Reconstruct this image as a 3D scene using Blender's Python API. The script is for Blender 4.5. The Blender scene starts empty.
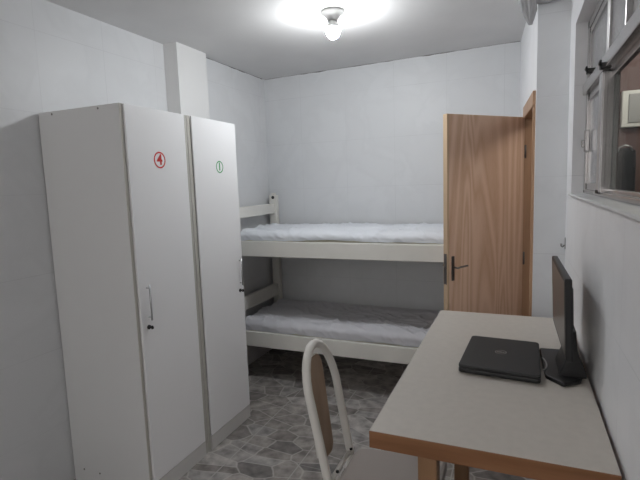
import bpy, bmesh, math, random
from mathutils import Vector, Matrix, noise
from math import sin, cos, pi, radians

S = bpy.context.scene
COL = S.collection
random.seed(4)

# ------------------------------------------------------------------ view
S.view_settings.view_transform = 'Standard'
S.view_settings.look = 'None'
S.view_settings.gamma = 1.0
S.view_settings.use_curve_mapping = False
S.view_settings.exposure = 0.0

# ------------------------------------------------------------------ materials
def mat(name):
    m = bpy.data.materials.new(name); m.use_nodes = True
    nt = m.node_tree
    return m, nt, nt.nodes['Principled BSDF']

def flat(name, col, rough=0.5, metal=0.0, spec=0.5, bump=0.0, bscale=60, var=0.0, vscale=8):
    m, nt, b = mat(name)
    b.inputs['Base Color'].default_value = (*col, 1)
    b.inputs['Roughness'].default_value = rough
    b.inputs['Metallic'].default_value = metal
    b.inputs['Specular IOR Level'].default_value = spec
    tc = nt.nodes.new('ShaderNodeTexCoord')
    if var:
        n = nt.nodes.new('ShaderNodeTexNoise'); n.inputs['Scale'].default_value = vscale
        n.inputs['Detail'].default_value = 5
        r = nt.nodes.new('ShaderNodeValToRGB')
        r.color_ramp.elements[0].position = .3; r.color_ramp.elements[1].position = .7
        r.color_ramp.elements[0].color = (*[c*(1-var) for c in col], 1)
        r.color_ramp.elements[1].color = (*[min(1, c*(1+var)) for c in col], 1)
        nt.links.new(tc.outputs['Object'], n.inputs['Vector'])
        nt.links.new(n.outputs['Fac'], r.inputs['Fac'])
        nt.links.new(r.outputs['Color'], b.inputs['Base Color'])
    if bump:
        n = nt.nodes.new('ShaderNodeTexNoise'); n.inputs['Scale'].default_value = bscale
        n.inputs['Detail'].default_value = 4
        bp = nt.nodes.new('ShaderNodeBump'); bp.inputs['Strength'].default_value = bump
        bp.inputs['Distance'].default_value = .002
        nt.links.new(tc.outputs['Object'], n.inputs['Vector'])
        nt.links.new(n.outputs['Fac'], bp.inputs['Height'])
        nt.links.new(bp.outputs['Normal'], b.inputs['Normal'])
    return m

def seam_mask(nt, sock, off, pitch, half):
    """1 on a joint line every `pitch` metres of the coordinate"""
    a = nt.nodes.new('ShaderNodeMath'); a.operation = 'SUBTRACT'; a.inputs[1].default_value = off - pitch/2
    nt.links.new(sock, a.inputs[0])
    p = nt.nodes.new('ShaderNodeMath'); p.operation = 'FLOORED_MODULO'; p.inputs[1].default_value = pitch
    nt.links.new(a.outputs[0], p.inputs[0])
    s = nt.nodes.new('ShaderNodeMath'); s.operation = 'SUBTRACT'; s.inputs[1].default_value = pitch/2
    nt.links.new(p.outputs[0], s.inputs[0])
    ab = nt.nodes.new('ShaderNodeMath'); ab.operation = 'ABSOLUTE'
    nt.links.new(s.outputs[0], ab.inputs[0])
    mr = nt.nodes.new('ShaderNodeMapRange'); mr.inputs['From Min'].default_value = half*.5
    mr.inputs['From Max'].default_value = half*1.6
    mr.inputs['To Min'].default_value = 1; mr.inputs['To Max'].default_value = 0
    nt.links.new(ab.outputs[0], mr.inputs['Value'])
    return mr.outputs['Result']

def tile_wall(name, axis, off, pitch=.405, zoff=.33, zpitch=.39, col=(.79, .805, .825), seam=.22):
    m, nt, b = mat(name)
    tc = nt.nodes.new('ShaderNodeTexCoord')
    sep = nt.nodes.new('ShaderNodeSeparateXYZ'); nt.links.new(tc.outputs['Object'], sep.inputs[0])
    sa = seam_mask(nt, sep.outputs[axis], off, pitch, .0014)
    sz = seam_mask(nt, sep.outputs['Z'], zoff, zpitch, .0014)
    mx = nt.nodes.new('ShaderNodeMath'); mx.operation = 'MAXIMUM'
    nt.links.new(sa, mx.inputs[0]); nt.links.new(sz, mx.inputs[1])
    # faint marble veins
    n1 = nt.nodes.new('ShaderNodeTexNoise'); n1.inputs['Scale'].default_value = 3.2; n1.inputs['Detail'].default_value = 8
    n1.inputs['Distortion'].default_value = .5
    nt.links.new(tc.outputs['Object'], n1.inputs['Vector'])
    r = nt.nodes.new('ShaderNodeValToRGB')
    e = r.color_ramp.elements
    e[0].position = .42; e[0].color = (*col, 1)
    e[1].position = .58; e[1].color = (*[c*.985 for c in col], 1)
    v = e.new(.5); v.color = (*[c*.965 for c in col], 1)
    nt.links.new(n1.outputs['Fac'], r.inputs['Fac'])
    # joints come and go: grime only in places
    n2 = nt.nodes.new('ShaderNodeTexNoise'); n2.inputs['Scale'].default_value = 2.1
    nt.links.new(tc.outputs['Object'], n2.inputs['Vector'])
    mr = nt.nodes.new('ShaderNodeMapRange'); mr.inputs['From Min'].default_value = .35; mr.inputs['From Max'].default_value = .65
    mr.inputs['To Min'].default_value = .25; mr.inputs['To Max'].default_value = 1
    nt.links.new(n2.outputs['Fac'], mr.inputs['Value'])
    mm = nt.nodes.new('ShaderNodeMath'); mm.operation = 'MULTIPLY'
    nt.links.new(mx.outputs[0], mm.inputs[0]); nt.links.new(mr.outputs['Result'], mm.inputs[1])
    m3 = nt.nodes.new('ShaderNodeMath'); m3.operation = 'MULTIPLY'; m3.inputs[1].default_value = seam
    nt.links.new(mm.outputs[0], m3.inputs[0])
    mix = nt.nodes.new('ShaderNodeMixRGB')
    mix.inputs['Color2'].default_value = (.30, .30, .31, 1)
    nt.links.new(m3.outputs[0], mix.inputs['Fac']); nt.links.new(r.outputs['Color'], mix.inputs['Color1'])
    nt.links.new(mix.outputs['Color'], b.inputs['Base Color'])
    b.inputs['Roughness'].default_value = .42
    b.inputs['Specular IOR Level'].default_value = .3
    bp = nt.nodes.new('ShaderNodeBump'); bp.inputs['Strength'].default_value = .25; bp.inputs['Distance'].default_value = .002
    bp.invert = True
    nt.links.new(mx.outputs[0], bp.inputs['Height']); nt.links.new(bp.outputs['Normal'], b.inputs['Normal'])
    return m

def stone_floor():
    m, nt, b = mat('stone_print_floor_tile')
    L = nt.links.new
    tc = nt.nodes.new('ShaderNodeTexCoord')
    mp = nt.nodes.new('ShaderNodeMapping'); mp.inputs['Rotation'].default_value = (0, 0, .5)
    mp.inputs['Scale'].default_value = (5.4, 9.4, 1)
    L(tc.outputs['Object'], mp.inputs['Vector'])
    nz = nt.nodes.new('ShaderNodeTexNoise'); nz.inputs['Scale'].default_value = .9; nz.inputs['Detail'].default_value = 3
    L(mp.outputs['Vector'], nz.inputs['Vector'])
    ad = nt.nodes.new('ShaderNodeMixRGB'); ad.blend_type = 'ADD'; ad.inputs['Fac'].default_value = .22
    L(mp.outputs['Vector'], ad.inputs['Color1']); L(nz.outputs['Color'], ad.inputs['Color2'])
    ve = nt.nodes.new('ShaderNodeTexVoronoi'); ve.feature = 'DISTANCE_TO_EDGE'; ve.voronoi_dimensions = '2D'
    vc = nt.nodes.new('ShaderNodeTexVoronoi'); vc.feature = 'F1'; vc.voronoi_dimensions = '2D'
    for v in (ve, vc):
        v.inputs['Scale'].default_value = 1.0
        L(ad.outputs['Color'], v.inputs['Vector'])
    sp = nt.nodes.new('ShaderNodeSeparateColor'); L(vc.outputs['Color'], sp.inputs[0])
    cr = nt.nodes.new('ShaderNodeValToRGB'); cr.color_ramp.interpolation = 'LINEAR'
    els = cr.color_ramp.elements
    els[0].position = 0; els[0].color = (.165, .155, .152, 1)
    els[1].position = 1; els[1].color = (.47, .445, .425, 1)
    for p, c in ((.25, (.24, .220, .205)), (.5, (.33, .305, .288)), (.75, (.33, .315, .308))):
        x = els.new(p); x.color = (*c, 1)
    L(sp.outputs[0], cr.inputs['Fac'])
    n2 = nt.nodes.new('ShaderNodeTexNoise'); n2.inputs['Scale'].default_value = 15; n2.inputs['Detail'].default_value = 8
    L(tc.outputs['Object'], n2.inputs['Vector'])
    mr = nt.nodes.new('ShaderNodeMapRange'); mr.inputs['From Min'].default_value = .3; mr.inputs['From Max'].default_value = .7
    mr.inputs['To Min'].default_value = .52; mr.inputs['To Max'].default_value = 1.42
    L(n2.outputs['Fac'], mr.inputs['Value'])
    mu = nt.nodes.new('ShaderNodeMixRGB'); mu.blend_type = 'MULTIPLY'; mu.inputs['Fac'].default_value = 1
    L(cr.outputs['Color'], mu.inputs['Color1']); L(mr.outputs['Result'], mu.inputs['Color2'])
    gr = nt.nodes.new('ShaderNodeMapRange'); gr.inputs['From Min'].default_value = .012; gr.inputs['From Max'].default_value = .042
    gr.inputs['To Min'].default_value = .58; gr.inputs['To Max'].default_value = 0
    L(ve.outputs['Distance'], gr.inputs['Value'])
    g1 = nt.nodes.new('ShaderNodeMixRGB'); g1.inputs['Color2'].default_value = (.56, .535, .51, 1)
    L(gr.outputs['Result'], g1.inputs['Fac']); L(mu.outputs['Color'], g1.inputs['Color1'])
    sep = nt.nodes.new('ShaderNodeSeparateXYZ'); L(tc.outputs['Object'], sep.inputs[0])
    sx = seam_mask(nt, sep.outputs['X'], -1.075, .388, .0028)
    sy = seam_mask(nt, sep.outputs['Y'], 2.12, .388, .0028)
    mx = nt.nodes.new('ShaderNodeMath'); mx.operation = 'MAXIMUM'; L(sx, mx.inputs[0])
    sy2 = nt.nodes.new('ShaderNodeMath'); sy2.operation = 'MULTIPLY'; sy2.inputs[1].default_value = .4
    L(sy, sy2.inputs[0]); L(sy2.outputs[0], mx.inputs[1])
    g2 = nt.nodes.new('ShaderNodeMixRGB'); g2.inputs['Color2'].default_value = (.44, .425, .41, 1)
    L(mx.outputs[0], g2.inputs['Fac']); L(g1.outputs['Color'], g2.inputs['Color1'])
    L(g2.outputs['Color'], b.inputs['Base Color'])
    b.inputs['Roughness'].default_value = .38
    bp = nt.nodes.new('ShaderNodeBump'); bp.inputs['Strength'].default_value = .15; bp.inputs['Distance'].default_value = .002
    L(n2.outputs['Fac'], bp.inputs['Height']); L(bp.outputs['Normal'], b.inputs['Normal'])
    return m

def wood(name, c1, c2, scale=(9, 9, .55), rough=.45, rings=7.0, fine=.55):
    m, nt, b = mat(name); L = nt.links.new
    tc = nt.nodes.new('ShaderNodeTexCoord')
    mp = nt.nodes.new('ShaderNodeMapping'); mp.inputs['Scale'].default_value = scale
    L(tc.outputs['Object'], mp.inputs['Vector'])
    n = nt.nodes.new('ShaderNodeTexNoise'); n.inputs['Scale'].default_value = .42; n.inputs['Detail'].default_value = 2
    n.inputs['Distortion'].default_value = .5
    L(mp.outputs['Vector'], n.inputs['Vector'])
    mu = nt.nodes.new('ShaderNodeMath'); mu.operation = 'MULTIPLY'; mu.inputs[1].default_value = rings*2
    L(n.outputs['Fac'], mu.inputs[0])
    fr = nt.nodes.new('ShaderNodeMath'); fr.operation = 'PINGPONG'; fr.inputs[1].default_value = .5
    L(mu.outputs[0], fr.inputs[0])
    f = nt.nodes.new('ShaderNodeTexNoise'); f.inputs['Scale'].default_value = 14; f.inputs['Detail'].default_value = 5
    L(mp.outputs['Vector'], f.inputs['Vector'])
    ad = nt.nodes.new('ShaderNodeMath'); ad.operation = 'MULTIPLY_ADD'; ad.inputs[1].default_value = fine
    L(f.outputs['Fac'], ad.inputs[0]); L(fr.outputs[0], ad.inputs[2])
    r = nt.nodes.new('ShaderNodeValToRGB')
    r.color_ramp.elements[0].position = .12; r.color_ramp.elements[0].color = (*c1, 1)
    r.color_ramp.elements[1].position = .25+fine; r.color_ramp.elements[1].color = (*c2, 1)
    L(ad.outputs[0], r.inputs['Fac']); L(r.outputs['Color'], b.inputs['Base Color'])
    b.inputs['Roughness'].default_value = rough
    b.inputs['Specular IOR Level'].default_value = .35
    return m

def clear_glass():
    m, nt, b = mat('clear_window_glass'); L = nt.links.new
    nt.nodes.remove(b)
    out = nt.nodes['Material Output']
    t = nt.nodes.new('ShaderNodeBsdfTransparent'); t.inputs['Color'].default_value = (.86, .89, .88, 1)
    g = nt.nodes.new('ShaderNodeBsdfGlossy'); g.inputs['Roughness'].default_value = .02
    lw = nt.nodes.new('ShaderNodeLayerWeight')
    pw = nt.nodes.new('ShaderNodeMath'); pw.operation = 'POWER'; pw.inputs[1].default_value = 6
    f = nt.nodes.new('ShaderNodeMath'); f.operation = 'MULTIPLY_ADD'; f.inputs[1].default_value = .09; f.inputs[2].default_value = .012
    L(lw.outputs['Facing'], pw.inputs[0]); L(pw.outputs[0], f.inputs[0])
    mx = nt.nodes.new('ShaderNodeMixShader')
    L(f.outputs[0], mx.inputs[0]); L(t.outputs[0], mx.inputs[1]); L(g.outputs[0], mx.inputs[2])
    L(mx.outputs[0], out.inputs['Surface'])
    return m

def frosted_glass():
    m, nt, b = mat('ribbed_frosted_glass')
    b.inputs['Base Color'].default_value = (.42, .43, .45, 1)
    b.inputs['Roughness'].default_value = .22
    b.inputs['Transmission Weight'].default_value = .35
    tc = nt.nodes.new('ShaderNodeTexCoord')
    n = nt.nodes.new('ShaderNodeTexNoise'); n.inputs['Scale'].default_value = 90
    nt.links.new(tc.outputs['Object'], n.inputs['Vector'])
    bp = nt.nodes.new('ShaderNodeBump'); bp.inputs['Strength'].default_value = .3; bp.inputs['Distance'].default_value = .002
    nt.links.new(n.outputs['Fac'], bp.inputs['Height']); nt.links.new(bp.outputs['Normal'], b.inputs['Normal'])
    return m

def emit(name, col, strength):
    m, nt, b = mat(name)
    b.inputs['Base Color'].default_value = (*col, 1)
    b.inputs['Emission Color'].default_value = (*col, 1)
    b.inputs['Emission Strength'].default_value = strength
    return m

M = dict(
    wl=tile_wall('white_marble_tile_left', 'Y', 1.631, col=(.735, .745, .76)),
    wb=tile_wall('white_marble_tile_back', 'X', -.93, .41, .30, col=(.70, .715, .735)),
    wr=tile_wall('white_marble_tile_right', 'Y', .80, col=(.87, .87, .89)),  # same tile, lighter copy standing in for extra light on this side
    wp=tile_wall('white_marble_tile_pillar', 'X', 5.0, 40, .33, .39, seam=.3),
    wpl=flat('pillar_white_paint', (.79, .79, .785), .55),
    floor=stone_floor(),
    ceil=flat('ceiling_paint', (.73, .725, .725), .9, spec=.1, bump=.25, bscale=35, var=.03, vscale=3),
    grime=flat('ceiling_joint_grime', (.16, .155, .15), .9, spec=.1, var=.5, vscale=20),
    hall=flat('hall_brown_paint', (.115, .072, .068), .7, var=.08),
    hallfloor=flat('hall_floor', (.25, .24, .23), .6),
    ward=flat('white_melamine', (.70, .70, .70), .42, spec=.35),
    door_w=flat('white_melamine_door', (.88, .88, .89), .38, spec=.4),
    edge=flat('beige_edge_band', (.50, .485, .445), .5),
    plinth=flat('grey_plinth_melamine', (.63, .62, .605), .5),
    chrome=flat('satin_chrome', (.50, .50, .51), .35, .9),
    black=flat('black_plastic', (.012, .012, .013), .42),
    blackm=flat('matte_black_plastic', (.020, .020, .021), .6, bump=.2, bscale=300),
    screen=flat('dark_glossy_screen', (.095, .085, .078), .30, spec=.8),
    red=flat('red_print', (.62, .03, .025), .5),
    green=flat('green_print', (.05, .36, .12), .5),
    cream=flat('cream_painted_wood', (.78, .765, .72), .5, spec=.35, var=.04, vscale=5),
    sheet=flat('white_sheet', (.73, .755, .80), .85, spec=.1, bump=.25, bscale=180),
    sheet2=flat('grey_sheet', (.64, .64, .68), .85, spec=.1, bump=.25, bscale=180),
    foam=flat('foam', (.75, .72, .6), .9),
    slat=wood('slat_wood', (.42, .30, .19), (.55, .42, .28), (1.2, 9, 9)),
    leaf=wood('door_veneer', (.59, .385, .26), (.73, .53, .405), (8, 8, 1.1), fine=.34),
    leafe=flat('door_edge_lipping', (.56, .41, .27), .55),
    jamb=wood('door_frame_wood', (.38, .225, .135), (.48, .30, .185), (9, 9, .5)),
    steel=flat('brushed_dark_steel', (.18, .17, .165), .35, .9),
    lam=flat('beige_laminate', (.57, .53, .48), .5, spec=.3, var=.03, vscale=40),
    deskw=wood('desk_edge_wood', (.20, .088, .038), (.29, .138, .065), (.9, 9, 9), .5),
    deskl=wood('desk_leg_wood', (.23, .125, .065), (.30, .17, .09), (9, 9, .6), .5),
    tube=flat('cream_white_enamel', (.80, .78, .73), .3, spec=.5),
    pad=wood('brown_backrest_vinyl', (.37, .265, .185), (.44, .325, .235), (6, 6, 1.2), .55),
    seat=flat('taupe_vinyl', (.37, .33, .305), .6, spec=.3, bump=.3, bscale=220),
    alu=flat('aluminium', (.47, .455, .455), .26, .9, var=.06, vscale=30),
    glass=clear_glass(),
    frost=frosted_glass(),
    sill=flat('white_window_sill', (.66, .66, .66), .5, var=.03),
    porc=flat('porcelain', (.55, .55, .54), .45),
    cloth=flat('grey_cloth', (.44, .44, .45), .85, spec=.1, var=.1, vscale=25),
    silver=flat('silver_trim', (.45, .45, .46), .3, .8),
    boxc=flat('cream_box_plastic', (.56, .56, .53), .5),
    boxg=flat('grey_box_cover', (.27, .27, .265), .5),
    bag=flat('black_bag_fabric', (.005, .005, .006), .7, spec=.25, bump=.3, bscale=80),
    bulb=emit('lit_bulb', (.955, .985, 1.0), 365.0),
)

# ------------------------------------------------------------------ mesh helpers
class B:
    """collects shapes into one bmesh (world coordinates)"""
    def __init__(s): s.bm = bmesh.new(); s.mi = 0
    def _new(s, verts):
        for v in verts:
            for f in v.link_faces: f.material_index = s.mi
    def box(s, lo, hi, bev=0.0, seg=2, mtx=None):
        lo = Vector(lo); hi = Vector(hi)
        r = bmesh.ops.create_cube(s.bm, size=1.0)
        vs = r['verts']
        for v in vs:
            v.co = Vector(((v.co.x+.5)*(hi.x-lo.x)+lo.x, (v.co.y+.5)*(hi.y-lo.y)+lo.y, (v.co.z+.5)*(hi.z-lo.z)+lo.z))
        s._new(vs)
        if bev:
            es = list({e for v in vs for e in v.link_edges})
            g = bmesh.ops.bevel(s.bm, geom=es, offset=bev, segments=seg, profile=.5, affect='EDGES', clamp_overlap=True)
            vs = g['verts'] if g['verts'] else vs
            fs = g['faces']
            vs = list({v for f in fs for v in f.verts} | {v for v in vs if v.is_valid})
            for f in fs: f.material_index = s.mi
        if mtx is not None:
            bmesh.ops.transform(s.bm, matrix=mtx, verts=[v for v in vs if v.is_valid])
        return s
    def prism(s, pts, axis, a, b, bev=0.0):
        """extrude a 2D outline along an axis; pts are the two other coords in xyz order"""
        def mk(p, t):
            q = list(p); q.insert(axis, t); return Vector(q)
        v0 = [s.bm.verts.new(mk(p, a)) for p in pts]; v1 = [s.bm.verts.new(mk(p, b)) for p in pts]
        n = len(pts); fs = [s.bm.faces.new(v0), s.bm.faces.new(v1)]
        for i in range(n): fs.append(s.bm.faces.new((v0[i], v0[(i+1) % n], v1[(i+1) % n], v1[i])))
        bmesh.ops.recalc_face_normals(s.bm, faces=fs)
        for f in fs: f.material_index = s.mi
        if bev:
            es = list({e for f in fs[:2] for e in f.edges})
            g = bmesh.ops.bevel(s.bm, geom=es, offset=bev, segments=2, profile=.5, affect='EDGES', clamp_overlap=True)
            for f in g['faces']: f.material_index = s.mi
        return s
    def tube(s, pts, r, n=12, cap=True, closed=False):
        pts = [Vector(p) for p in pts]; rings = []
        N = len(pts); up = None
        for i, p in enumerate(pts):
            if closed: d = pts[(i+1) % N]-pts[i-1]
            else: d = pts[min(i+1, N-1)]-pts[max(i-1, 0)]
            d.normalize()
            if up is None:
                up = Vector((0, 0, 1)) if abs(d.z) < .9 else Vector((1, 0, 0))
            up = (up-d*up.dot(d)).normalized(); sd = d.cross(up)
            rr = r[i] if isinstance(r, (list, tuple)) else r
            rings.append([s.bm.verts.new(p+(up*cos(2*pi*k/n)+sd*sin(2*pi*k/n))*rr) for k in range(n)])
        fs = []
        for i in range(N if closed else N-1):
            a = rings[i]; b = rings[(i+1) % N]
            for k in range(n): fs.append(s.bm.faces.new((a[k], a[(k+1) % n], b[(k+1) % n], b[k])))
        if cap and not closed:
            fs.append(s.bm.faces.new(rings[0])); fs.append(s.bm.faces.new(rings[-1]))
        bmesh.ops.recalc_face_normals(s.bm, faces=fs)
        for f in fs: f.material_index = s.mi; f.smooth = True
        return s
    def lathe(s, prof, c, axis='Z', n=24):
        """prof: (radius, height) pairs"""
        rings = []; c = Vector(c)
        def mk(a, b, h):
            return {'Z': Vector((a, b, h)), 'X': Vector((h, a, b)), 'Y': Vector((a, h, b))}[axis]+c
        for r, h in prof:
            if r < 1e-6: rings.append([s.bm.verts.new(mk(0, 0, h))])
            else: rings.append([s.bm.verts.new(mk(r*cos(2*pi*k/n), r*sin(2*pi*k/n), h)) for k in range(n)])
        fs = []
        for a, b in zip(rings, rings[1:]):
            for k in range(n):
                k2 = (k+1) % n
                if len(a) == 1 and len(b) == 1: continue
                if len(a) == 1: fs.append(s.bm.faces.new((a[0], b[k], b[k2])))
                elif len(b) == 1: fs.append(s.bm.faces.new((a[k], a[k2], b[0])))
                else: fs.append(s.bm.faces.new((a[k], a[k2], b[k2], b[k])))
        for e in (rings[0], rings[-1]):
            if len(e) > 1: fs.append(s.bm.faces.new(e))
        bmesh.ops.recalc_face_normals(s.bm, faces=fs)
        for f in fs: f.material_index = s.mi; f.smooth = True
        return s
    def quad(s, *p):
        f = s.bm.faces.new([s.bm.verts.new(Vector(q)) for q in p]); f.material_index = s.mi
        return s

ORIGIN = {}
def thing(name, loc, label=None, cat=None, group=None, kind=None):
    o = bpy.data.objects.new(name, None); COL.objects.link(o)
    o.location = loc; o.empty_display_size = .1
    ORIGIN[o.name] = Vector(loc)
    tag(o, label, cat, group, kind)
    return o
def tag(o, label=None, cat=None, group=None, kind=None):
    if label: o['label'] = label
    if cat: o['category'] = cat
    if group: o['group'] = group
    if kind: o['kind'] = kind
    return o
def obj(name, b, mats, parent=None, loc=None, smooth=False, label=None):
    """link a builder as ONE mesh object; world coordinates are moved to the origin of its thing"""
    if parent is not None: org = ORIGIN[parent.name]
    else: org = Vector(loc) if loc is not None else Vector((0, 0, 0))
    me = bpy.data.meshes.new(name)
    for v in b.bm.verts: v.co -= org
    b.bm.normal_update(); b.bm.to_mesh(me); b.bm.free()
    for m in (mats if isinstance(mats, (list, tuple)) else [mats]): me.materials.append(m)
    if smooth:
        for p in me.polygons: p.use_smooth = True
    o = bpy.data.objects.new(name, me); COL.objects.link(o)
    ORIGIN[o.name] = org
    if parent is not None: o.parent = parent
    else: o.location = org
    if label: o['label'] = label
    return o
def struct(name, b, mats, parent=None, label=None):
    o = obj(name, b, mats, parent)
    if parent is None: o['kind'] = 'structure'
    if label: o['label'] = label
    return o
def text_into(b, txt, size, mtx, thick=.0004):
    """outline of printed characters as a thin mesh, placed by mtx (text lies in local XY)"""
    cu = bpy.data.curves.new('print', 'FONT'); cu.body = txt; cu.size = size
    cu.align_x = 'CENTER'; cu.align_y = 'CENTER'; cu.extrude = thick; cu.offset = size*.03
    t = bpy.data.objects.new('print', cu); COL.objects.link(t)
    dg = bpy.context.evaluated_depsgraph_get()
    me = bpy.data.meshes.new_from_object(t.evaluated_get(dg))
    n0 = len(b.bm.verts)
    me.transform(mtx); b.bm.from_mesh(me)
    bpy.data.objects.remove(t); bpy.data.curves.remove(cu); bpy.data.meshes.remove(me)
    b.bm.verts.ensure_lookup_table()
    for v in b.bm.verts[n0:]:
        for f in v.link_faces: f.material_index = b.mi
    return b

# ------------------------------------------------------------------ the room shell
def ceil_z(x, y): return 2.439+.012*(x+2.1)
XO_ = .36; Y0 = -1.9                                  # wall behind the camera
YB = 3.767
b = B(); b.box((-2.4, Y0-.2, -.1), (.42, 4.1, 0)); struct('floor', b, M['floor'], label='grey stone-print tiled floor')
b = B()
vs = []
for zz in (0, .12):
    for (x, y) in ((-2.4, Y0-.2), (1.4, Y0-.2), (1.4, 4.3), (-2.4, 4.3)):
        vs.append(b.bm.verts.new((x, y, ceil_z(x, y)+zz)))
for q in ((3, 2, 1, 0), (4, 5, 6, 7), (0, 1, 5, 4), (1, 2, 6, 5), (2, 3, 7, 6), (3, 0, 4, 7)):
    b.bm.faces.new([vs[i] for i in q])
struct('ceiling', b, M['ceil'], label='plain off-white ceiling')
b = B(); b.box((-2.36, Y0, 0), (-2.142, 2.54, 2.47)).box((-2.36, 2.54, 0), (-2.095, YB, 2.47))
struct('wall_left', b, M['wl'], label='white marbled tile wall on the left')
b = B(); b.box((-2.2, 2.532, 0), (-2.036, 2.843, 2.47)); struct('trim_1', b, M['wpl'], label='white pillar on the left wall behind the wardrobes')
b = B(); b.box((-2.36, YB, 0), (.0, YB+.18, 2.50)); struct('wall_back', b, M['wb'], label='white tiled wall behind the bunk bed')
b = B(); b.box((-2.36, Y0-.18, 0), (XO_, Y0, 1.25)).box((-2.36, Y0-.18, 2.38), (XO_, Y0, 2.50)).box((-2.36, Y0-.18, 1.25), (-1.8, Y0, 2.38)).box((.2, Y0-.18, 1.25), (XO_, Y0, 2.38))  # opening added so soft world light fills the upper room
struct('wall_front', b, M['wp'], label='unseen white wall behind the viewpoint, wide opening added for fill light')
# right wall with the window opening
WX = .215; PY = 2.62; XO = .36
WY0, WY1, WZ0, WZ1 = .80, 2.387, 1.4135, 2.151
b = B()
b.box((WX, Y0, 0), (XO, PY+.02, WZ0)); b.box((WX, Y0, WZ1), (XO, PY+.02, 2.50))
b.box((WX, Y0, WZ0), (XO, WY0, WZ1)); b.box((WX, WY1, WZ0), (XO, PY+.02, WZ1))
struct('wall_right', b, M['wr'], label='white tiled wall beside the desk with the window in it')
b = B(); b.box((.0713, PY, 0), (XO+.002, PY+.045, 2.50)); struct('trim_2', b, M['wp'], label='white pillar between door and window wall')
# door wall: slightly skewed stretch between pillar and back corner
A = Vector((.0713, PY+.04, 0)); Bc = Vector((-.006, YB, 0))
dv = (Bc-A).normalized(); nv = Vector((-dv.y, dv.x, 0))      # nv points into the room (-x)
if nv.x > 0: nv = -nv
def skew(t0, t1, d0, d1, z0, z1, bb, bev=0):
    """box on the door wall: t along the wall, d out from it into the room"""
    mtx = Matrix.Translation(A) @ Matrix((( dv.x, nv.x, 0, 0), (dv.y, nv.y, 0, 0), (0, 0, 1, 0), (0, 0, 0, 1)))
    bb.box((t0, d0, z0), (t1, d1, z1), bev, 2, mtx)
TL = (Bc-A).length
OT0, OT1, OZ = .035, .585, 1.880
b = B()
skew(.001, OT0, -.13, 0, 0, 2.50, b); skew(OT1, TL+.40, -.13, 0, 0, 2.50, b); skew(OT0, OT1, -.13, 0, OZ, 2.50, b)
struct('wall_door', b, M['wr'], label='short white wall with the doorway')
# hall behind the window and the door
b = B(); b.box((-.06, 4.05, 0), (1.25, 4.2, 2.47)).box((1.25, .2, 0), (1.4, 4.2, 2.47)).box((XO+.001, .05, 0), (1.4, .2, 2.47))
struct('wall_hall', b, M['hall'], label='reddish brown hall wall seen through the window')
b = B(); b.box((.42, .05, -.1), (1.4, 4.3, 0)); struct('floor_hall', b, M['hallfloor'], label='floor of the hall')
# rough dark joint under the ceiling
b = B(); x = -2.09
random.seed(9)
xs = []
while x < -.01: xs.append(x); x += random.uniform(.02, .06)
xs.append(-.008)
def joint(ps, thick_dir):
    hs = [max(.0012, .0022+.012*(noise.noise(Vector((i*.33, 3.1, 0)))) ) for i in range(len(ps))]
    for i in range(len(ps)-1):
        p, q = Vector(ps[i]), Vector(ps[i+1]); td = Vector(thick_dir)
        zp, zq = ceil_z(p.x, p.y), ceil_z(q.x, q.y)
        c = [Vector((p.x, p.y, zp)), Vector((q.x, q.y, zq)), Vector((q.x, q.y, zq-hs[i+1])), Vector((p.x, p.y, zp-hs[i]))]
        v0 = [b.bm.verts.new(k) for k in c]; v1 = [b.bm.verts.new(k+td) for k in c]
        b.bm.faces.new(v1)
        for k in range(4): b.bm.faces.new((v0[k], v0[(k+1) % 4], v1[(k+1) % 4], v1[k]))
joint([(x, YB, 0) for x in xs], (0, -.002, 0))
ys = [2.85+i*.04 for i in range(23)]
joint([(-2.095, y, 0) for y in ys], (.002, 0, 0))
bmesh.ops.recalc_face_normals(b.bm, faces=b.bm.faces)
struct('trim_3', b, M['grime'], label='rough dark joint between tiles and ceiling')

# ------------------------------------------------------------------ doorway frame and door leaf
df = thing('door_frame', (.06, 2.96, 0), 'wooden door frame around the doorway next to the right pillar', 'door frame')
b = B(); skew(OT0-.020, OT0+.006, -.10, .012, 0, OZ-.02, b, .003); obj('jamb', b, M['jamb'], df)
b = B(); skew(OT1-.02, OT1+.035, -.10, .014, 0, OZ-.02, b, .003); obj('jamb', b, M['jamb'], df)
b = B(); skew(OT0-.020, OT1+.035, -.10, .014, OZ-.02, OZ+.055, b, .003); obj('head_jamb', b, M['jamb'], df)

Hn = Vector((.026, 3.215, 0)); Fr = Vector((-.377, 2.745, 0))
wd = (Hn-Fr).length; th = .034; DH = 1.869
door = bpy.data.objects.new('door_1', None); COL.objects.link(door); door.location = Hn
door.rotation_euler = (0, 0, math.atan2(Fr.y-Hn.y, Fr.x-Hn.x)); ORIGIN[door.name] = Vector((0, 0, 0))
tag(door, 'light brown wooden door standing open in front of the bunk bed', 'door', kind='structure')
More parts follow.
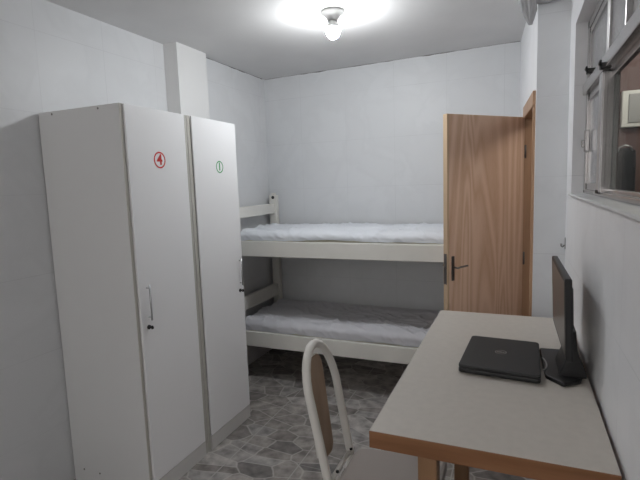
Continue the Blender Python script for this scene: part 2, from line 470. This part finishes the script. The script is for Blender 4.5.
# local: +x from hinge to free edge; the visible face is the local y = +th/2.. side facing the camera
b = B(); b.box((0, -th, .008), (wd-.014, 0, DH), .002); obj('leaf', b, M['leaf'], door)
b = B(); b.box((wd-.014, -th, .008), (wd, 0, DH), .002); obj('edge_lipping', b, M['leafe'], door)
HZ = .985
for sgn, nm in ((1, 'a'), (-1, 'b')):
    y0 = 0 if sgn > 0 else -th
    b = B(); b.box((wd-.050, min(y0, y0+sgn*.005), HZ-.070), (wd-.030, max(y0, y0+sgn*.005), HZ+.075), .002)
    pl = obj('handle_plate', b, M['steel'], door)
    b = B()
    b.tube([(wd-.040, y0+sgn*.004, HZ+.010), (wd-.040, y0+sgn*.045, HZ+.010), (wd-.050, y0+sgn*.052, HZ+.016), (wd-.105, y0+sgn*.053, HZ+.020)], .0055, 10)
    obj('handle_lever', b, M['steel'], pl)
b = B(); b.box((wd-.001, -th+.006, HZ-.09), (wd+.0015, -.006, HZ+.09)); b.box((wd+.0005, -th+.010, HZ-.01), (wd+.007, -.012, HZ+.012), .002)
obj('lock_plate', b, M['steel'], door)
for z in (.22, .95, 1.62):
    b = B(); b.tube([(-.006, 0.002, z), (-.006, 0.002, z+.08)], .006, 10); obj('hinge', b, M['steel'], door)

# ------------------------------------------------------------------ window
win = thing('window_1', (WX, 1.6, WZ0), 'aluminium window with sliding and tilting panes in the right wall', 'window', kind='structure')
FX0, FX1 = .262, .298
def fr(bb, y0, y1, z0, z1, x0=FX0, x1=FX1, bev=.003): bb.box((x0, y0, z0), (x1, y1, z1), bev)
b = B(); b.box((WX-.012, WY0, WZ0-.002), (XO+.006, WY1, WZ0+.009), .003); obj('window_sill', b, M['sill'], win)
ZB, ZT, ZM = WZ0+.009, WZ1, 1.865
b = B()
fr(b, WY0, WY1, ZB, ZB+.017); fr(b, WY0, WY1, ZT-.035, ZT); fr(b, WY1-.035, WY1, ZB, ZT); fr(b, WY0, WY0+.035, ZB, ZT)
fr(b, WY0, WY1, ZM-.020, ZM+.022, FX0-.014, FX1)
obj('window_frame', b, M['alu'], win)
def sash(name, y0, y1, z0, z1, glass, w=.032, x0=FX0+.004, x1=FX1-.006, tilt=0):
    mt = None
    if tilt:
        piv = Vector(((x0+x1)/2, 0, z0)); mt = Matrix.Translation(piv) @ Matrix.Rotation(tilt, 4, 'Y') @ Matrix.Translation(-piv)
    b = B()
    for (a, c, d, e) in ((y0, y0+w, z0, z1), (y1-w, y1, z0, z1), (y0, y1, z0, z0+w), (y0, y1, z1-w, z1)):
        b.box((x0, a, d), (x1, c, e), .002, 2, mt)
    s_ = obj(name, b, M['alu'], win)
    b = B(); xm = (x0+x1)/2
    b.box((xm-.002, y0+w*.7, z0+w*.7), (xm+.002, y1-w*.7, z1-w*.7), 0, 2, mt)
    obj('pane', b, M[glass], s_)
    return s_
sA = sash('sash', 1.935, 2.352, ZB+.016, ZM-.020, 'frost', .030, FX0+.006, FX0+.026)
b = B()
for lo, hi in (((FX0+.018, .836, ZB+.016), (FX0+.034, .860, ZM-.020)), ((FX0+.018, .836, ZB+.016), (FX0+.034, 1.869, ZB+.028)), ((FX0+.018, .836, ZM-.040), (FX0+.034, 1.869, ZM-.020))):
    b.box(lo, hi, .002)
sC = obj('sash', b, M['alu'], win)
b = B(); b.box((FX0+.024, .856, ZB+.025), (FX0+.028, 1.869, ZM-.036)); obj('pane', b, M['glass'], sC)
b = B(); b.box((FX0-.012, 1.870, ZB+.016), (FX0+.043, 1.930, ZM-.020), .004); b.box((FX0-.006, 1.866, ZB+.016), (FX0+.006, 1.871, ZM-.020), .001)
obj('mullion', b, M['alu'], win)
for y0, y1 in ((1.90, 2.352), (1.37, 1.895), (.84, 1.365)):
    sash('upper_sash', y0, y1, ZM+.023, ZT-.037, 'frost', .024, FX0+.004, FX0+.026)
b = B(); b.box((FX0-.004, 1.55, ZM+.022), (FX0+.020, 1.565, ZT-.036), .002); obj('glazing_bar', b, M['alu'], win)
for (y, z) in ((2.17, ZM+.040), (1.82, ZM-.014)):
    b = B(); b.box((FX0-.026, y-.015, z-.010), (FX0+.006, y+.015, z+.010), .003)
    b.tube([(FX0-.021, y, z), (FX0-.030, y-.025, z+.003), (FX0-.032, y-.063, z+.005)], [.006, .005, .004], 8)
    obj('latch', b, M['black'], win, label='black window latch')
b = B(); b.box((FX0-.010, 2.300, 1.600), (FX0+.010, 2.335, 1.690), .004); b.box((FX0-.020, 2.31, 1.620), (FX0-.008, 2.326, 1.65), .003)
obj('handle', b, M['alu'], sA)
b = B(); b.box((FX0-.014, 1.885, ZB+.012), (FX0-.002, 1.93, ZB+.026), .002); obj('stop', b, M['black'], win)

# things in the hall behind the glass
t = thing('hanging_bag', (.69, 4.02, 1.24), 'black bag hanging on the hall wall, seen through the window', 'bag')
b = B()
for i in range(1):
    g = bmesh.ops.create_cube(b.bm, size=1.0)
    bmesh.ops.subdivide_edges(b.bm, edges=b.bm.edges[:], cuts=8, use_grid_fill=True)
    for v in b.bm.verts:
        c = v.co*2; k = 1-.06*(abs(c.x)**3)*(abs(c.z)**6)
        bulge = (1-.35*abs(c.x)**5)*(1-.35*abs(c.z)**4)
        n_ = noise.noise(Vector((c.x*2, c.y*2, c.z*2.5)))*.008
        v.co = Vector((.690+c.x*.068*k, 4.0+c.y*.045*bulge+n_, 1.455+c.z*.225*k+n_))
obj('body', b, M['bag'], t, smooth=True)
b = B(); b.tube([(.645, 3.975, 1.655), (.655, 3.965, 1.69), (.69, 3.962, 1.702), (.725, 3.965, 1.69), (.737, 3.975, 1.655)], .006, 8); obj('top_highlight', b, M['silver'], t, label='pale grey arc standing in for the highlight on the bag top')  # pale arc imitates the highlight along the bag's top edge
t = thing('switch_box', (.735, 4.05, 1.83), 'cream box with grey cover on the hall wall above the hanging bag', 'electric box')
b = B(); b.box((.665, 4.0, 1.83), (.83, 4.05, 2.085), .006); obj('housing', b, M['boxc'], t)
b = B(); b.box((.705, 3.992, 1.86), (.80, 4.002, 2.06), .004); obj('cover', b, M['boxg'], t, label='grey cover')

# ------------------------------------------------------------------ lamp
LC = Vector((-.968, 2.552, ceil_z(-.968, 0)))
lamp = thing('ceiling_lamp', tuple(LC), 'lit bare bulb in a round white socket on the ceiling', 'ceiling lamp')
b = B(); b.lathe([(0, 0), (.062, 0), (.066, -.006), (.062, -.014), (.050, -.020), (.036, -.034), (.030, -.052), (.0, -.052)], LC); obj('lamp_socket', b, M['porc'], lamp)
b = B(); b.lathe([(0, -.052), (.020, -.052), (.023, -.060), (.033, -.074), (.041, -.090), (.041, -.0915), (0, -.0915)], LC); obj('bulb_collar', b, M['porc'], lamp)
b = B(); b.lathe([(0, -.092), (.0415, -.092), (.042, -.098), (.040, -.113), (.033, -.130), (.022, -.143), (.010, -.149), (0, -.150)], LC)
bl = obj('bulb_dome', b, M['bulb'], lamp, label='glowing white bulb dome')

# ------------------------------------------------------------------ bunk bed
bed = thing('bunk_bed', (-1.17, 3.3, 0), 'cream painted wooden bunk bed against the tiled back wall', 'bunk bed')
BX0, BX1, BY0, BY1 = -2.062, -.20, 3.05, 3.745
UB, UT, LB_, LT = .9765, 1.092, .269, .385
for (x0, y0) in ((BX0, BY0), (BX0, BY1-.05), (BX1-.07, BY0), (BX1-.07, BY1-.05)):
    b = B(); b.box((x0, y0, 0), (x0+.07, y0+.05, 1.420), .004)
    b.box((x0+.016, y0+.008, 1.415), (x0+.054, y0+.042, 1.440), .006)
    p = obj('post', b, M['cream'], bed)
    b = B(); b.lathe([(0, -.012), (.009, -.011), (.014, -.006), (.014, -.001), (.006, .004), (0, .004)], (x0+.040, y0, 1.400), 'Y', 14)
    obj('bolt', b, M['black'], p, label='black bolt at the post top')
for (z0, z1) in ((UB, UT), (LB_, LT)):
    for y0 in (BY0, BY1-.028):
        b = B(); b.box((BX0+.07, y0, z0), (BX1-.07, y0+.028, z1), .004) if y0 != BY0 else b.box((BX0+.02, BY0-.026, z0), (BX1-.02, BY0-.0005, z1), .004)
        obj('side_rail', b, M['cream'], bed)
    for x0 in (BX0+.02, BX1-.05):
        b = B(); b.box((x0, BY0+.05, z0), (x0+.03, BY1-.05, z1), .003); obj('end_rail', b, M['cream'], bed)
    for k in range(9):
        x = BX0+.12+k*(BX1-BX0-.30)/8
        b = B(); b.box((x, BY0+.002, z0+.035), (x+.07, BY1-.029, z0+.055), .003); obj('slat', b, M['slat'], bed)
for x0 in (BX0+.022, BX1-.052):
    for (z0, z1) in ((1.258, 1.345), (.515, .625)):
        b = B(); b.box((x0, BY0+.05, z0), (x0+.03, BY1-.05, z1), .004); obj('headboard_rail', b, M['cream'], bed)
def mattress(z0, rail_top, z1, m, label, seed, amp):
    root = thing('mattress', ((BX0+BX1)/2, 3.3, z0), label, 'mattress')
    b = B(); b.box((BX0+.10, BY0+.024, z0), (BX1-.09, BY1-.066, z1-.030), .03, 3); obj('foam_core', b, M['foam'], root)
    b = B(); nx, ny = 190, 80
    X0, X1, Y0_, Y1_ = BX0+.078, BX1-.078, BY0-.004, BY1-.058
    grid = []; WF = .30; R = .042
    for j in range(ny+1):
        row = []
        for i in range(nx+1):
            u = i/nx; w = j/ny; x = X0+(X1-X0)*u
            hem = rail_top+.003+.016*max(0, noise.noise(Vector((x*5+seed, 4.4, 0)))+.1)+.010*max(0, noise.noise(Vector((x*14+seed, 9.4, 0))))
            if w < WF:
                k = w/WF
                if k < .45: zz = hem+(z1-R-hem)*k/.45; yy = Y0_
                else:
                    a = (k-.45)/.55*pi/2
                    zz = z1-R+R*sin(a); yy = Y0_+R*1.5*(1-cos(a))
            else:
                k = (w-WF)/(1-WF); zz = z1; yy = Y0_+R*1.5+(Y1_-Y0_-R*1.5)*k
            q = Vector((x*3.2+seed, yy*4.5, seed))
            big = noise.noise(q*.9)
            fold = noise.noise(Vector((x*7+yy*5+seed, yy*3-x*1.2, 2.0+seed)))
            warp = 2.5*noise.noise(q)
            ridged = 1-abs(noise.noise(Vector((x*5.5+warp, yy*9.0, seed+7))))*2
            r2_ = 1-abs(noise.noise(Vector((x*8+yy*10+warp*.7, yy*4-x*3, seed+3))))*2
            fine = noise.noise(Vector((x*22, yy*30+x*6, seed)))
            d = amp*(.9*big+.6*fold+.7*max(0, ridged)**4+.7*max(0, r2_)**5+.15*fine)
            p = Vector((x, yy, zz))
            if w < WF:
                k = w/WF
                zc = zz*9
                lump = noise.noise(Vector((x*8+seed+zc*.5, zc*.8, 1.3)))*.8+.7*(1-abs(noise.noise(Vector((x*13+zc*1.2+seed, zc*.9-x*3, 5.3))))*2)**3+noise.noise(Vector((x*3.5, 0, seed)))*.6
                p.y -= amp*.55*(lump+.5)*(.35+.65*sin(min(1, k*1.3)*pi*.75))
                p.z += d*k*k
            else: p.z += d*min(1, (1-k)*12+.25)
            row.append(b.bm.verts.new(p))
        grid.append(row)
    for j in range(ny):
        for i in range(nx): b.bm.faces.new((grid[j][i], grid[j][i+1], grid[j+1][i+1], grid[j+1][i])).smooth = True
    def skirt(line, dx, dy):
        low = [b.bm.verts.new((v.co.x+dx, v.co.y+dy, max(z0+.01, rail_top+.002) if v.co.y < BY0+.012 else z0+.01)) for v in line]
        for i in range(len(line)-1): b.bm.faces.new((line[i], line[i+1], low[i+1], low[i])).smooth = True
    skirt([r[0] for r in grid], -.002, 0); skirt([r[-1] for r in grid], .002, 0); skirt(grid[-1], 0, .002)
    bmesh.ops.recalc_face_normals(b.bm, faces=b.bm.faces)
    obj('fitted_sheet', b, m, root)
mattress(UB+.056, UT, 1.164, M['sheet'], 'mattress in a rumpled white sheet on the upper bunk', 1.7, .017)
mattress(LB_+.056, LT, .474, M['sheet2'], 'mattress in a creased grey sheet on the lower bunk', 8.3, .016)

# ------------------------------------------------------------------ wardrobes
WFX, WBX, WH = -1.610, -2.133, 1.887
def wardrobe(y0, y1, digit, mcol, hy, cy, cz, cr, label, wl, wr_):
    w = thing('wardrobe', ((WFX+WBX)/2, (y0+y1)/2, 0), label, 'wardrobe', 'white single-door wardrobes')
    EB = WFX-.009
    for (a, c) in ((y0, y0+wl), (y1-max(wr_, .016), y1)):
        b = B(); b.box((WBX, a, 0), (EB-.002, c, WH), .001)
        sp_ = obj('side_panel', b, M['ward'], w)
        b = B(); b.box((EB-.002, a+.0008, .0), (EB, c-.0008, WH-.001)); obj('edge_band', b, M['edge'], sp_, label='beige edge band')
        if a == y0:
            for (x, z) in ((-2.04, WH-.013), (-1.744, WH-.013), (-2.06, .075), (-1.95, .075), (-1.70, .06)):
                b = B(); b.lathe([(0, -.0022), (.0048, -.0015), (.0048, .0005), (0, .0005)], (x, a, z), 'Y', 12); obj('screw', b, M['steel'], sp_)
    ya, yb = y0+wl, y1-max(wr_, .016)
    b = B(); b.box((WBX, ya, WH-.018), (WFX-.022, yb, WH), .001); obj('top_panel', b, M['ward'], w)
    b = B(); b.box((WBX, ya, .0), (WBX+.008, yb, WH-.018)); obj('back_panel', b, M['ward'], w)
    b = B(); b.box((WBX+.008, ya, .085), (WFX-.024, yb, .10)); obj('bottom_panel', b, M['ward'], w)
    b = B(); b.box((WFX-.018, ya, 0), (WFX-.001, yb+.0, .083), .001) if wr_ else b.box((WFX-.018, ya, 0), (WFX-.001, yb, .083), .001).box((EB+.0005, yb, 0), (WFX-.001, y1-.001, .083), .001)
    obj('plinth', b, M['plinth'], w)
    b = B(); b.box((WBX+.01, ya, 1.55), (WFX-.03, yb, 1.565)); obj('shelf', b, M['ward'], w)
    b = B()
    if wr_: b.box((WFX-.018, ya+.002, .086), (WFX, yb-.002, WH-.001), .0015)
    else: b.box((EB+.0005, ya+.002, .086), (WFX, y1, WH-.001), .0015)
    d = obj('door', b, M['door_w'], w)
    b = B(); b.tube([(WFX, hy, .905), (WFX+.018, hy, .905)], .0035, 8); b.tube([(WFX, hy, 1.045), (WFX+.018, hy, 1.045)], .0035, 8)
    b.tube([(WFX+.019, hy, .890), (WFX+.019, hy, 1.060)], .0045, 10)
    obj('handle', b, M['chrome'], d, label='slim satin bar handle')
    b = B(); b.lathe([(0, -.002), (.0105, -.002), (.0105, .006), (.008, .008), (0, .008)], (WFX, hy-.006, .857), 'X', 16)
    lk = obj('lock', b, M['black'], d, label='round black lock')
    b = B(); b.box((WFX+.006, hy-.0075, .853), (WFX+.018, hy-.0045, .861), .0008)
    b.lathe([(0, -.0015), (.009, -.0015), (.009, .0015), (0, .0015)], (WFX+.022, hy-.006, .857), 'Y', 14)
    obj('key', b, M['black'], lk, label='small black-headed key')
    # number in a ring printed on the door
    b = B(); n = 40; ra, rb = cr, cr*.82
    for k in range(n):
        a0, a1 = 2*pi*k/n, 2*pi*(k+1)/n
        pts = [(ra, a0), (ra, a1), (rb, a1), (rb, a0)]
        for q in (.0006,):
            b.quad(*[(WFX+q, cy+r*cos(a), cz+r*sin(a)) for r, a in pts])
    mt = Matrix.Translation((WFX+.0004, cy, cz)) @ Matrix(((0, 0, 1, 0), (1, 0, 0, 0), (0, 1, 0, 0), (0, 0, 0, 1)))
    text_into(b, digit, cr*1.75, mt)
    obj('number_mark', b, mcol, d, label=('red' if digit == '4' else 'green')+' number '+digit+' in a ring')
    return w
wardrobe(1.600, 2.050, '4', M['red'], 1.668, 1.820, 1.645, .040, 'white wardrobe with a red number 4 on its door, nearest the viewer', .018, .025)
wardrobe(2.053, 2.500, '1', M['green'], 2.462, 2.315, 1.622, .035, 'white wardrobe with a green number 1 on its door, beside the bunk bed', .028, 0)

# ------------------------------------------------------------------ desk
DX0, DX1, DY0, DY1, DZ = -.344, .2060, 1.0775, 2.2635, .875
desk = thing('desk', ((DX0+DX1)/2, (DY0+DY1)/2, 0), 'beige laminate topped wooden desk along the right wall', 'desk')
b = B(); b.box((DX0, DY0, DZ-.047), (DX1, DY1, DZ-.0015), .002); obj('tabletop', b, M['deskw'], desk, label='brown wooden edge of the desk top')
b = B(); b.box((DX0+.001, DY0+.001, DZ-.0015), (DX1-.001, DY1-.001, DZ), .0004); obj('laminate_surface', b, M['lam'], desk, label='pale beige laminate surface')
for (x, y, w) in ((-.2255, DY0+.022, .048), (-.256, DY1-.20, .063), (.13, DY0+.022, .048), (.13, DY1-.20, .048)):
    b = B(); b.box((x, y, 0), (x+w, y+.048, DZ-.047), .004); obj('leg', b, M['deskl'], desk)
b = B(); b.box((-.177, DY0+.040, DZ-.068), (.13, DY0+.056, DZ-.0475), .002); obj('apron', b, M['deskl'], desk)
b = B(); b.box((-.222, DY0+.071, DZ-.085), (-.204, DY1-.20, DZ-.0475), .002); obj('apron', b, M['deskl'], desk)
b = B(); b.box((.15, DY0+.071, DZ-.085), (.168, DY1-.20, DZ-.0475), .002); obj('apron', b, M['deskl'], desk)

# ------------------------------------------------------------------ laptop
lp = thing('laptop', (-.05, 1.70, DZ), 'closed black laptop lying on the desk beside the monitor', 'laptop')
def rrect(corners, r, n=5):
    out = []; m = len(corners)
    for i in range(m):
        p = Vector(corners[i]); a = Vector(corners[i-1]); c = Vector(corners[(i+1) % m])
        d0 = (a-p).normalized(); d1 = (c-p).normalized()
        for k in range(n+1):
            t_ = k/n
            q = (p+d0*r)*(1-t_)**2+p*2*t_*(1-t_)+(p+d1*r)*t_**2
            out.append((q.x, q.y))
    return out
LQ = [(-.176, 1.518), (.0684, 1.496), (.0735, 1.818), (-.160, 1.832)]
b = B(); b.prism(rrect(LQ, .014), 2, DZ+.003, DZ+.017, .003); base = obj('base', b, M['black'], lp)
b = B(); b.prism(rrect(LQ, .016), 2, DZ+.0175, DZ+.029, .0035); lid = obj('lid', b, M['blackm'], lp)
b = B(); b.tube([(.058, 1.58, DZ+.016), (.062, 1.79, DZ+.016)], .010, 12); obj('hinge', b, M['black'], lp)
for (x, y) in ((-.15, 1.54), (.045, 1.52), (-.14, 1.80), (.045, 1.79)):
    b = B(); b.lathe([(.008, 0), (.008, .004), (0, .004)], (x, y, DZ), 'Z', 10); obj('foot', b, M['black'], base)
lc = Vector((-.0510, 1.672, DZ+.0291))
b = B(); n = 32
for k in range(n):
    a0, a1 = 2*pi*k/n, 2*pi*(k+1)/n
    b.quad(*[(lc.x+r*cos(a), lc.y+r*sin(a), lc.z+.0003) for r, a in ((.0185, a0), (.0185, a1), (.0165, a1), (.0165, a0))])
text_into(b, 'DELL', .011, Matrix.Translation(lc) @ Matrix.Rotation(radians(-2), 4, 'Z'))
obj('logo', b, M['silver'], lid, label='small round silver logo')

# ------------------------------------------------------------------ monitor
mo = thing('monitor', (.14, 1.66, DZ), 'black flat monitor seen edge-on at the desk end by the wall', 'monitor')
PN, PF = Vector((.1315, 1.483)), Vector((.1235, 1.925))       # near and far ends of the screen front
def mon(bb, s0, s1, d0, d1, z0, z1, bev=.004, tilt=0.035):
    """box on the screen plane; s from near to far, d behind the front"""
    e = (PF-PN).normalized(); nn = Vector((e.y, -e.x))
    if nn.x < 0: nn = -nn
    Lm = (PF-PN).length
    mt = Matrix(((e.x, nn.x, -tilt, PN.x), (e.y, nn.y, 0, PN.y), (0, 0, 1, DZ+.10), (0, 0, 0, 1)))
    bb.box((s0*Lm, d0, z0-DZ-.10), (s1*Lm, d1, z1-DZ-.10), bev, 2, mt)
b = B(); mon(b, 0, 1, 0, .0195, .960, 1.207, .004); hs = obj('housing', b, M['black'], mo)
b = B(); mon(b, .20, .80, .0185, .032, 1.03, 1.165, .010); obj('rear_cover', b, M['blackm'], mo)
b = B(); mon(b, .03, .965, -.0012, .002, .975, 1.196, .0005); obj('screen', b, M['screen'], mo, label='dark glossy screen')
b = B(); b.prism([(.120, DZ+.010), (.196, DZ+.010), (.198, DZ+.018), (.170, DZ+.095), (.165, 1.03), (.153, 1.03), (.146, DZ+.08)], 1, 1.56, 1.72, .004); obj('stand_neck', b, M['black'], mo)
b = B(); b.prism(rrect([(.0746, 1.807), (.0825, 1.554), (.130, 1.500), (.178, 1.540), (.200, 1.623), (.193, 1.816)], .010), 2, DZ, DZ+.013, .004); bs = obj('stand_base', b, M['black'], mo)
b = B(); pts = []
for k in range(13):
    a = -1.1+2.2*k/12
    pts.append((.070+.020*cos(a), 1.64+.065*sin(a), DZ+.0145))
b.tube(pts, .0026, 8); obj('base_trim', b, M['silver'], bs, label='curved silver trim')

# ------------------------------------------------------------------ chair
ch = thing('dining_chair', (-.44, 1.55, 0), 'white tubular chair with brown arched backrest tucked beside the desk', 'chair')
SZ = .452
def bx_at(z):                      # the back leans away from the desk
    return -.600-(z-.45)*.235
def px_at(z): return bx_at(.70)-.008-(z-.70)*.12     # the panel stands more upright
R_ = .0158
def arch():
    pts = []
    yn, yf = 1.425, 1.672
    top = .905
    cyy = (yn+yf)/2+.008; rad = (yf-yn)/2
    n_b, f_b = 1.408, 1.632
    for k in range(7):
        z = .44+(top-.17-.44)*k/6; t_ = k/6
        pts.append((bx_at(z), n_b+(yn-n_b)*t_, z))
    for k in range(1, 14):
        a = pi-pi*k/14
        z = top-.17+.17*sin(a)
        pts.append((bx_at(z), (yn+yf)/2+.0+rad*cos(a), z))
    for k in range(7):
        z = top-.17-(top-.17-.44)*k/6; t_ = k/6
        pts.append((bx_at(z), yf+(f_b-yf)*t_, z))
    return pts
b = B(); b.tube(arch(), R_, 14); obj('back_frame', b, M['tube'], ch, label='arched white back tube')
# backrest panel between the tubes: rounded top, slightly set back
b = B(); pts = []
y0, y1 = 1.448, 1.578
for k in range(17):
    a = pi-pi*k/16
    pts.append(((y0+y1)/2+(y1-y0)/2*math.copysign(abs(cos(a))**.6, cos(a)), .785+.088*sin(a)**.6 if 0 < k < 16 else .785))
pts += [(y1-.004, .515), (y1-.025, .492), (y0+.025, .492), (y0+.004, .515)]
vf = []; vb = []
for (y, z) in pts:
    vf.append(b.bm.verts.new((px_at(z), y, z))); vb.append(b.bm.verts.new((px_at(z)-.020, y, z)))
b.bm.faces.new(vf); b.bm.faces.new(vb)
for i in range(len(pts)): b.bm.faces.new((vf[i], vf[(i+1) % len(pts)], vb[(i+1) % len(pts)], vb[i]))
bmesh.ops.recalc_face_normals(b.bm, faces=b.bm.faces)
es = [e for e in b.bm.edges if (e.verts[0] in vf and e.verts[1] in vf) or (e.verts[0] in vb and e.verts[1] in vb)]
bmesh.ops.bevel(b.bm, geom=es, offset=.004, segments=2, profile=.5, affect='EDGES')
br = obj('backrest', b, M['pad'], ch, label='brown arched backrest panel')
b = B(); b.tube([(px_at(z)-.010, y, z) for (y, z) in [(y0, .52)]+[(y0, .60), (y0, .68)]+pts[:17]+[(y1, .68), (y1, .60), (y1, .52)]], .0055, 8)
obj('piping', b, M['tube'], br, label='pale piping round the backrest')
# seat
sq = [(-.585, 1.36), (-.235, 1.335), (-.235, 1.725), (-.585, 1.675)]
b = B(); b.prism(rrect(sq, .045, 6), 2, SZ-.045, SZ, .014); obj('seat', b, M['seat'], ch, label='taupe padded seat')
b = B()
fr_ = rrect([(p[0]*.985-.006, p[1]) for p in [(-.575, 1.375), (-.25, 1.35), (-.25, 1.71), (-.575, 1.66)]], .05, 6)
b.tube([(x, y, SZ-.056) for x, y in fr_], .0105, 10, closed=True); obj('seat_frame', b, M['tube'], ch)
b = B(); b.tube([(bx_at(.455), 1.408, .455), (bx_at(.455), 1.632, .455)], .009, 10); obj('crossbar', b, M['tube'], ch)
for (x, y, dx, dy) in ((-.598, 1.408, -.07, -.02), (-.598, 1.632, -.07, .02), (-.27, 1.37, .03, -.015), (-.27, 1.69, .03, .015)):
    b = B(); b.tube([(x, y, SZ-.012 if x < -.5 else SZ-.05), (x+dx*.3, y+dy*.3, .30), (x+dx, y+dy, .012)], R_*.95, 12)
    lg = obj('leg', b, M['tube'], ch)
    b = B(); b.lathe([(0, 0), (.016, 0), (.017, .02), (.0145, .03), (0, .03)], (x+dx, y+dy, 0), 'Z', 14); obj('foot_cap', b, M['black'], lg, label='black foot cap')
for (x, y) in ((-.594, 1.625), (-.592, 1.47)):
    b = B(); b.lathe([(0, 0), (.006, 0), (.006, .006), (0, .009)], (x, y, .4635), 'Z', 10); obj('bolt', b, M['black'], ch)

# ------------------------------------------------------------------ small things
t = thing('wall_hook', (WX, 2.59, 1.14), 'small grey hook on the wall above the monitor beside the pillar', 'hook')
b = B(); b.box((WX-.005, 2.582, 1.140), (WX, 2.598, 1.198), .002); obj('plate', b, M['silver'], t)
b = B(); b.tube([(WX-.004, 2.59, 1.16), (WX-.015, 2.59, 1.15), (WX-.020, 2.59, 1.156), (WX-.020, 2.59, 1.168)], .003, 8); obj('prong', b, M['steel'], t)

t = thing('cloth_bundle', (.06, 2.59, 2.32), 'bunched grey cloth hanging from the ceiling at the top of the door pillar', 'cloth')
b = B(); pts = []; rad = []
for k in range(40):
    u = k/39
    pts.append((.205-.150*u, 2.588+.003*sin(u*9), 2.352+.004*sin(u*7)))
    rad.append(.029*(1+.10*noise.noise(Vector((u*9, 0, 0)))))
b.tube(pts, rad, 18); obj('roll', b, M['cloth'], t)
b = B()
NU, NV = 72, 36; grid = []
for j_ in range(NV+1):
    v = j_/NV; z = ceil_z(0, 0)-.001-(ceil_z(0, 0)-2.232)*v
    wdt = 1-.25*v-.55*max(0, v-.72)/.28
    row = []
    for i_ in range(NU):
        a = 2*pi*i_/NU
        pl = .16*sin(a*9+v*3)+.25*noise.noise(Vector((cos(a)*1.6, sin(a)*1.6, v*2.2)))+.12*noise.noise(Vector((cos(a)*4, sin(a)*4, v*6)))
        q = (1+pl)*wdt
        row.append(b.bm.verts.new((.014+.024*v+.040*cos(a)*q, 2.585+.024*sin(a)*q, z)))
    grid.append(row)
for j_ in range(NV):
    for i_ in range(NU):
        b.bm.faces.new((grid[j_][i_], grid[j_][(i_+1) % NU], grid[j_+1][(i_+1) % NU], grid[j_+1][i_])).smooth = True
b.bm.faces.new(grid[-1]); b.bm.faces.new(grid[0])
bmesh.ops.recalc_face_normals(b.bm, faces=b.bm.faces)
obj('gathered_fabric', b, M['cloth'], t)

# unseen fill lights added to brighten the hall and the open door
for loc, en in (((.85, 2.7, 2.3), 9), ((.95, 3.5, 2.3), 11)):
    hl = bpy.data.lights.new('hall_fill', 'POINT'); hl.energy = en; hl.color = (1, .93, .85); hl.shadow_soft_size = .16
    ho = bpy.data.objects.new('hall_fill', hl); COL.objects.link(ho); ho.location = loc

# ------------------------------------------------------------------ world, camera
w = bpy.data.worlds.new('World'); S.world = w; w.use_nodes = True
w.node_tree.nodes['Background'].inputs['Color'].default_value = (1, .965, .93, 1)
w.node_tree.nodes['Background'].inputs['Strength'].default_value = 3.0

f_px, pitch, yaw, roll = 468.09, -.1178, .4041, -.0348
fwd0 = Vector((-sin(yaw), cos(yaw), 0)); right = Vector((cos(yaw), sin(yaw), 0)); up0 = Vector((0, 0, 1))
fwd = fwd0*cos(pitch)+up0*sin(pitch); up = up0*cos(pitch)-fwd0*sin(pitch)
r2 = right*cos(roll)+up*sin(roll); u2 = up*cos(roll)-right*sin(roll)
cam = bpy.data.cameras.new('Camera'); co = bpy.data.objects.new('Camera', cam); COL.objects.link(co)
co.matrix_world = Matrix(((r2.x, u2.x, -fwd.x, 0), (r2.y, u2.y, -fwd.y, 0), (r2.z, u2.z, -fwd.z, 1.5), (0, 0, 0, 1)))
cam.sensor_width = 36; cam.lens = f_px/640*36; cam.clip_start = .02
S.camera = co
